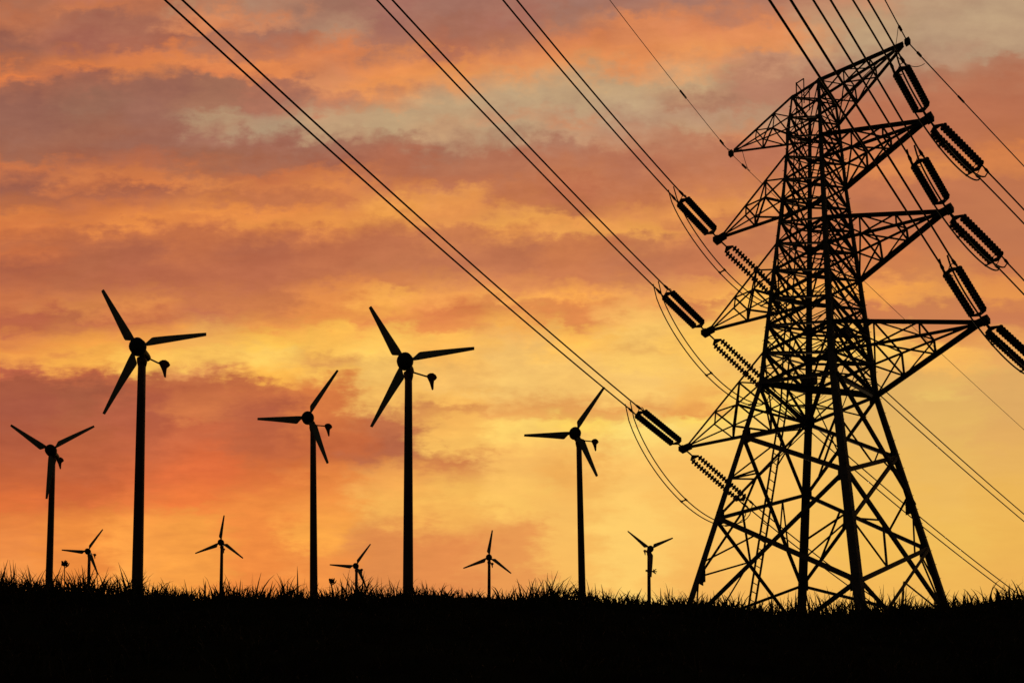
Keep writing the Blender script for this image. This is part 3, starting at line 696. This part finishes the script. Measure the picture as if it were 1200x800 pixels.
# ------------------------------------------------------------------ dry seed heads standing in the grass
random.seed(5)
def seed_head(px, py, D, label, sprig):
    p = ray(px, py, D); z0 = gz1(p.x, p.y)
    root = empty('seed_head_plant', (p.x, p.y, z0)); rl = Vector(root.location)
    tag(root, label, 'dry plant')
    b0 = Vector((p.x+.01, p.y, z0-.05))
    m = MB(); m.tube([b0, lerp(b0, p, .5)+Vector((.006, 0, 0)), p], [.012, .009, .008], 5); m.build('stalk', M_seed, root, rl)
    m = MB()
    for _ in range(60):
        an = random.uniform(0, 6.28); rr = random.uniform(.02, .062); hz = random.uniform(-.035, .05)
        c0 = p + Vector((0, 0, -.02)); c1 = p + Vector((math.cos(an)*rr, math.sin(an)*rr, hz+rr*.3))
        m.tube([c0, lerp(c0, c1, .6), c1], [.004, .012, .006], 5)
    m.build('seed_head', M_seed, root, rl)
    if sprig:
        m = MB(); q = p+Vector((.012, 0, -.06)); m.tube([q, q+Vector((.05, 0, .04)), q+Vector((.075, 0, .085))], [.006, .012, .004], 5)
        m.build('side_sprig', M_seed, root, rl)
seed_head(75.5, 661, 17.2, 'round dry seed head on a thin stalk left of the small turbine, far left grass', True)
seed_head(388.5, 681, 17.2, 'round dry seed head just above the grass right of the medium turbine mast', True)

# ------------------------------------------------------------------ grass on the brow and the near slope
rng = np.random.default_rng(11)
def tuft_field(n, y0, y1, hmul, xr=.58):
    y = rng.uniform(y0, y1, n); x = rng.uniform(-1, 1, n)*(xr*y+1.5)
    return x, y, np.full(n, hmul)
parts_ = [tuft_field(2300, 16.4, 20.5, 1.0), tuft_field(1500, 10.0, 16.0, .75), tuft_field(900, 20.5, 25, .9)]
tx = np.concatenate([p[0] for p in parts_]); ty = np.concatenate([p[1] for p in parts_]); tm_ = np.concatenate([p[2] for p in parts_])
# patchy growth: some stretches of the brow stand taller
patch = .92 + .17*np.sin(tx*.9+.4)*np.sin(tx*.37+1.9) + .15*np.sin(tx*2.3) + .45*np.exp(-((tx+2.9)/.55)**2)
for _ in range(46):   # odd taller clumps
    patch = patch + rng.uniform(-.35, .6)*np.exp(-((tx-rng.uniform(-11, 11))/rng.uniform(.12, .45))**2)
patch = np.where(tx < -5.5, patch+.25, patch); patch = np.where(tx > 6.5, patch+.1, patch)
V, Fq = [], []
NS = 5
tot = 0
for i in range(len(tx)):
    nb = rng.integers(2, 7)
    lean0 = rng.uniform(0, 6.28); th_ = .335*tm_[i]*np.clip(patch[i]*rng.uniform(.55, 1.35), .3, 1.7)
    an = rng.uniform(0, 6.28, nb); rr = rng.uniform(0, .20, nb)
    bx = tx[i]+np.cos(an)*rr; by = ty[i]+np.sin(an)*rr
    bz = ground_z(bx, by)-.02
    L = th_*rng.uniform(.35, 1.4, nb); ln0 = rng.uniform(.05, .6, nb); curl = rng.uniform(.1, 1.6, nb)
    da = an + rng.normal(0, .7, nb); wd = rng.uniform(.009, .019, nb); fa = rng.uniform(0, 6.28, nb)
    s_ = np.linspace(0, 1, NS)
    th = ln0[:, None] + curl[:, None]*s_[None, :]**1.4
    dx = np.cumsum(np.sin(th), 1)/NS*L[:, None]; dz = np.cumsum(np.cos(th), 1)/NS*L[:, None]
    dx = np.concatenate([np.zeros((nb, 1)), dx[:, :-1]], 1); dz = np.concatenate([np.zeros((nb, 1)), dz[:, :-1]], 1)
    px = bx[:, None]+np.cos(da)[:, None]*dx; py = by[:, None]+np.sin(da)[:, None]*dx; pz = bz[:, None]+dz
    w = wd[:, None]*(1-s_[None, :]**1.9*.9)
    ex, ey = np.cos(fa)[:, None], np.sin(fa)[:, None]
    a = np.stack([px-ex*w, py-ey*w, pz], -1); b_ = np.stack([px+ex*w, py+ey*w, pz], -1)
    vv = np.stack([a, b_], 2).reshape(nb, NS*2, 3)
    V.append(vv.reshape(-1, 3))
    o = tot + np.arange(nb)[:, None, None]*NS*2 + (np.arange(NS-1)*2)[None, :, None] + np.array([0, 1, 3, 2])[None, None, :]
    Fq.append(o.reshape(-1, 4)); tot += nb*NS*2
V = np.concatenate(V).astype(np.float32); Fq = np.concatenate(Fq).astype(np.int32)
me = bpy.data.meshes.new('grass')
me.vertices.add(len(V)); me.vertices.foreach_set('co', V.ravel())
me.loops.add(Fq.size); me.loops.foreach_set('vertex_index', Fq.ravel())
me.polygons.add(len(Fq)); me.polygons.foreach_set('loop_start', np.arange(0, Fq.size, 4, dtype=np.int32))
me.materials.append(M_grass); me.update(calc_edges=True); me.validate()
gr = bpy.data.objects.new('grass', me); C.objects.link(gr)
tag(gr, 'tufts of tall dark wild grass along the brow of the hill', 'grass', None, 'stuff')
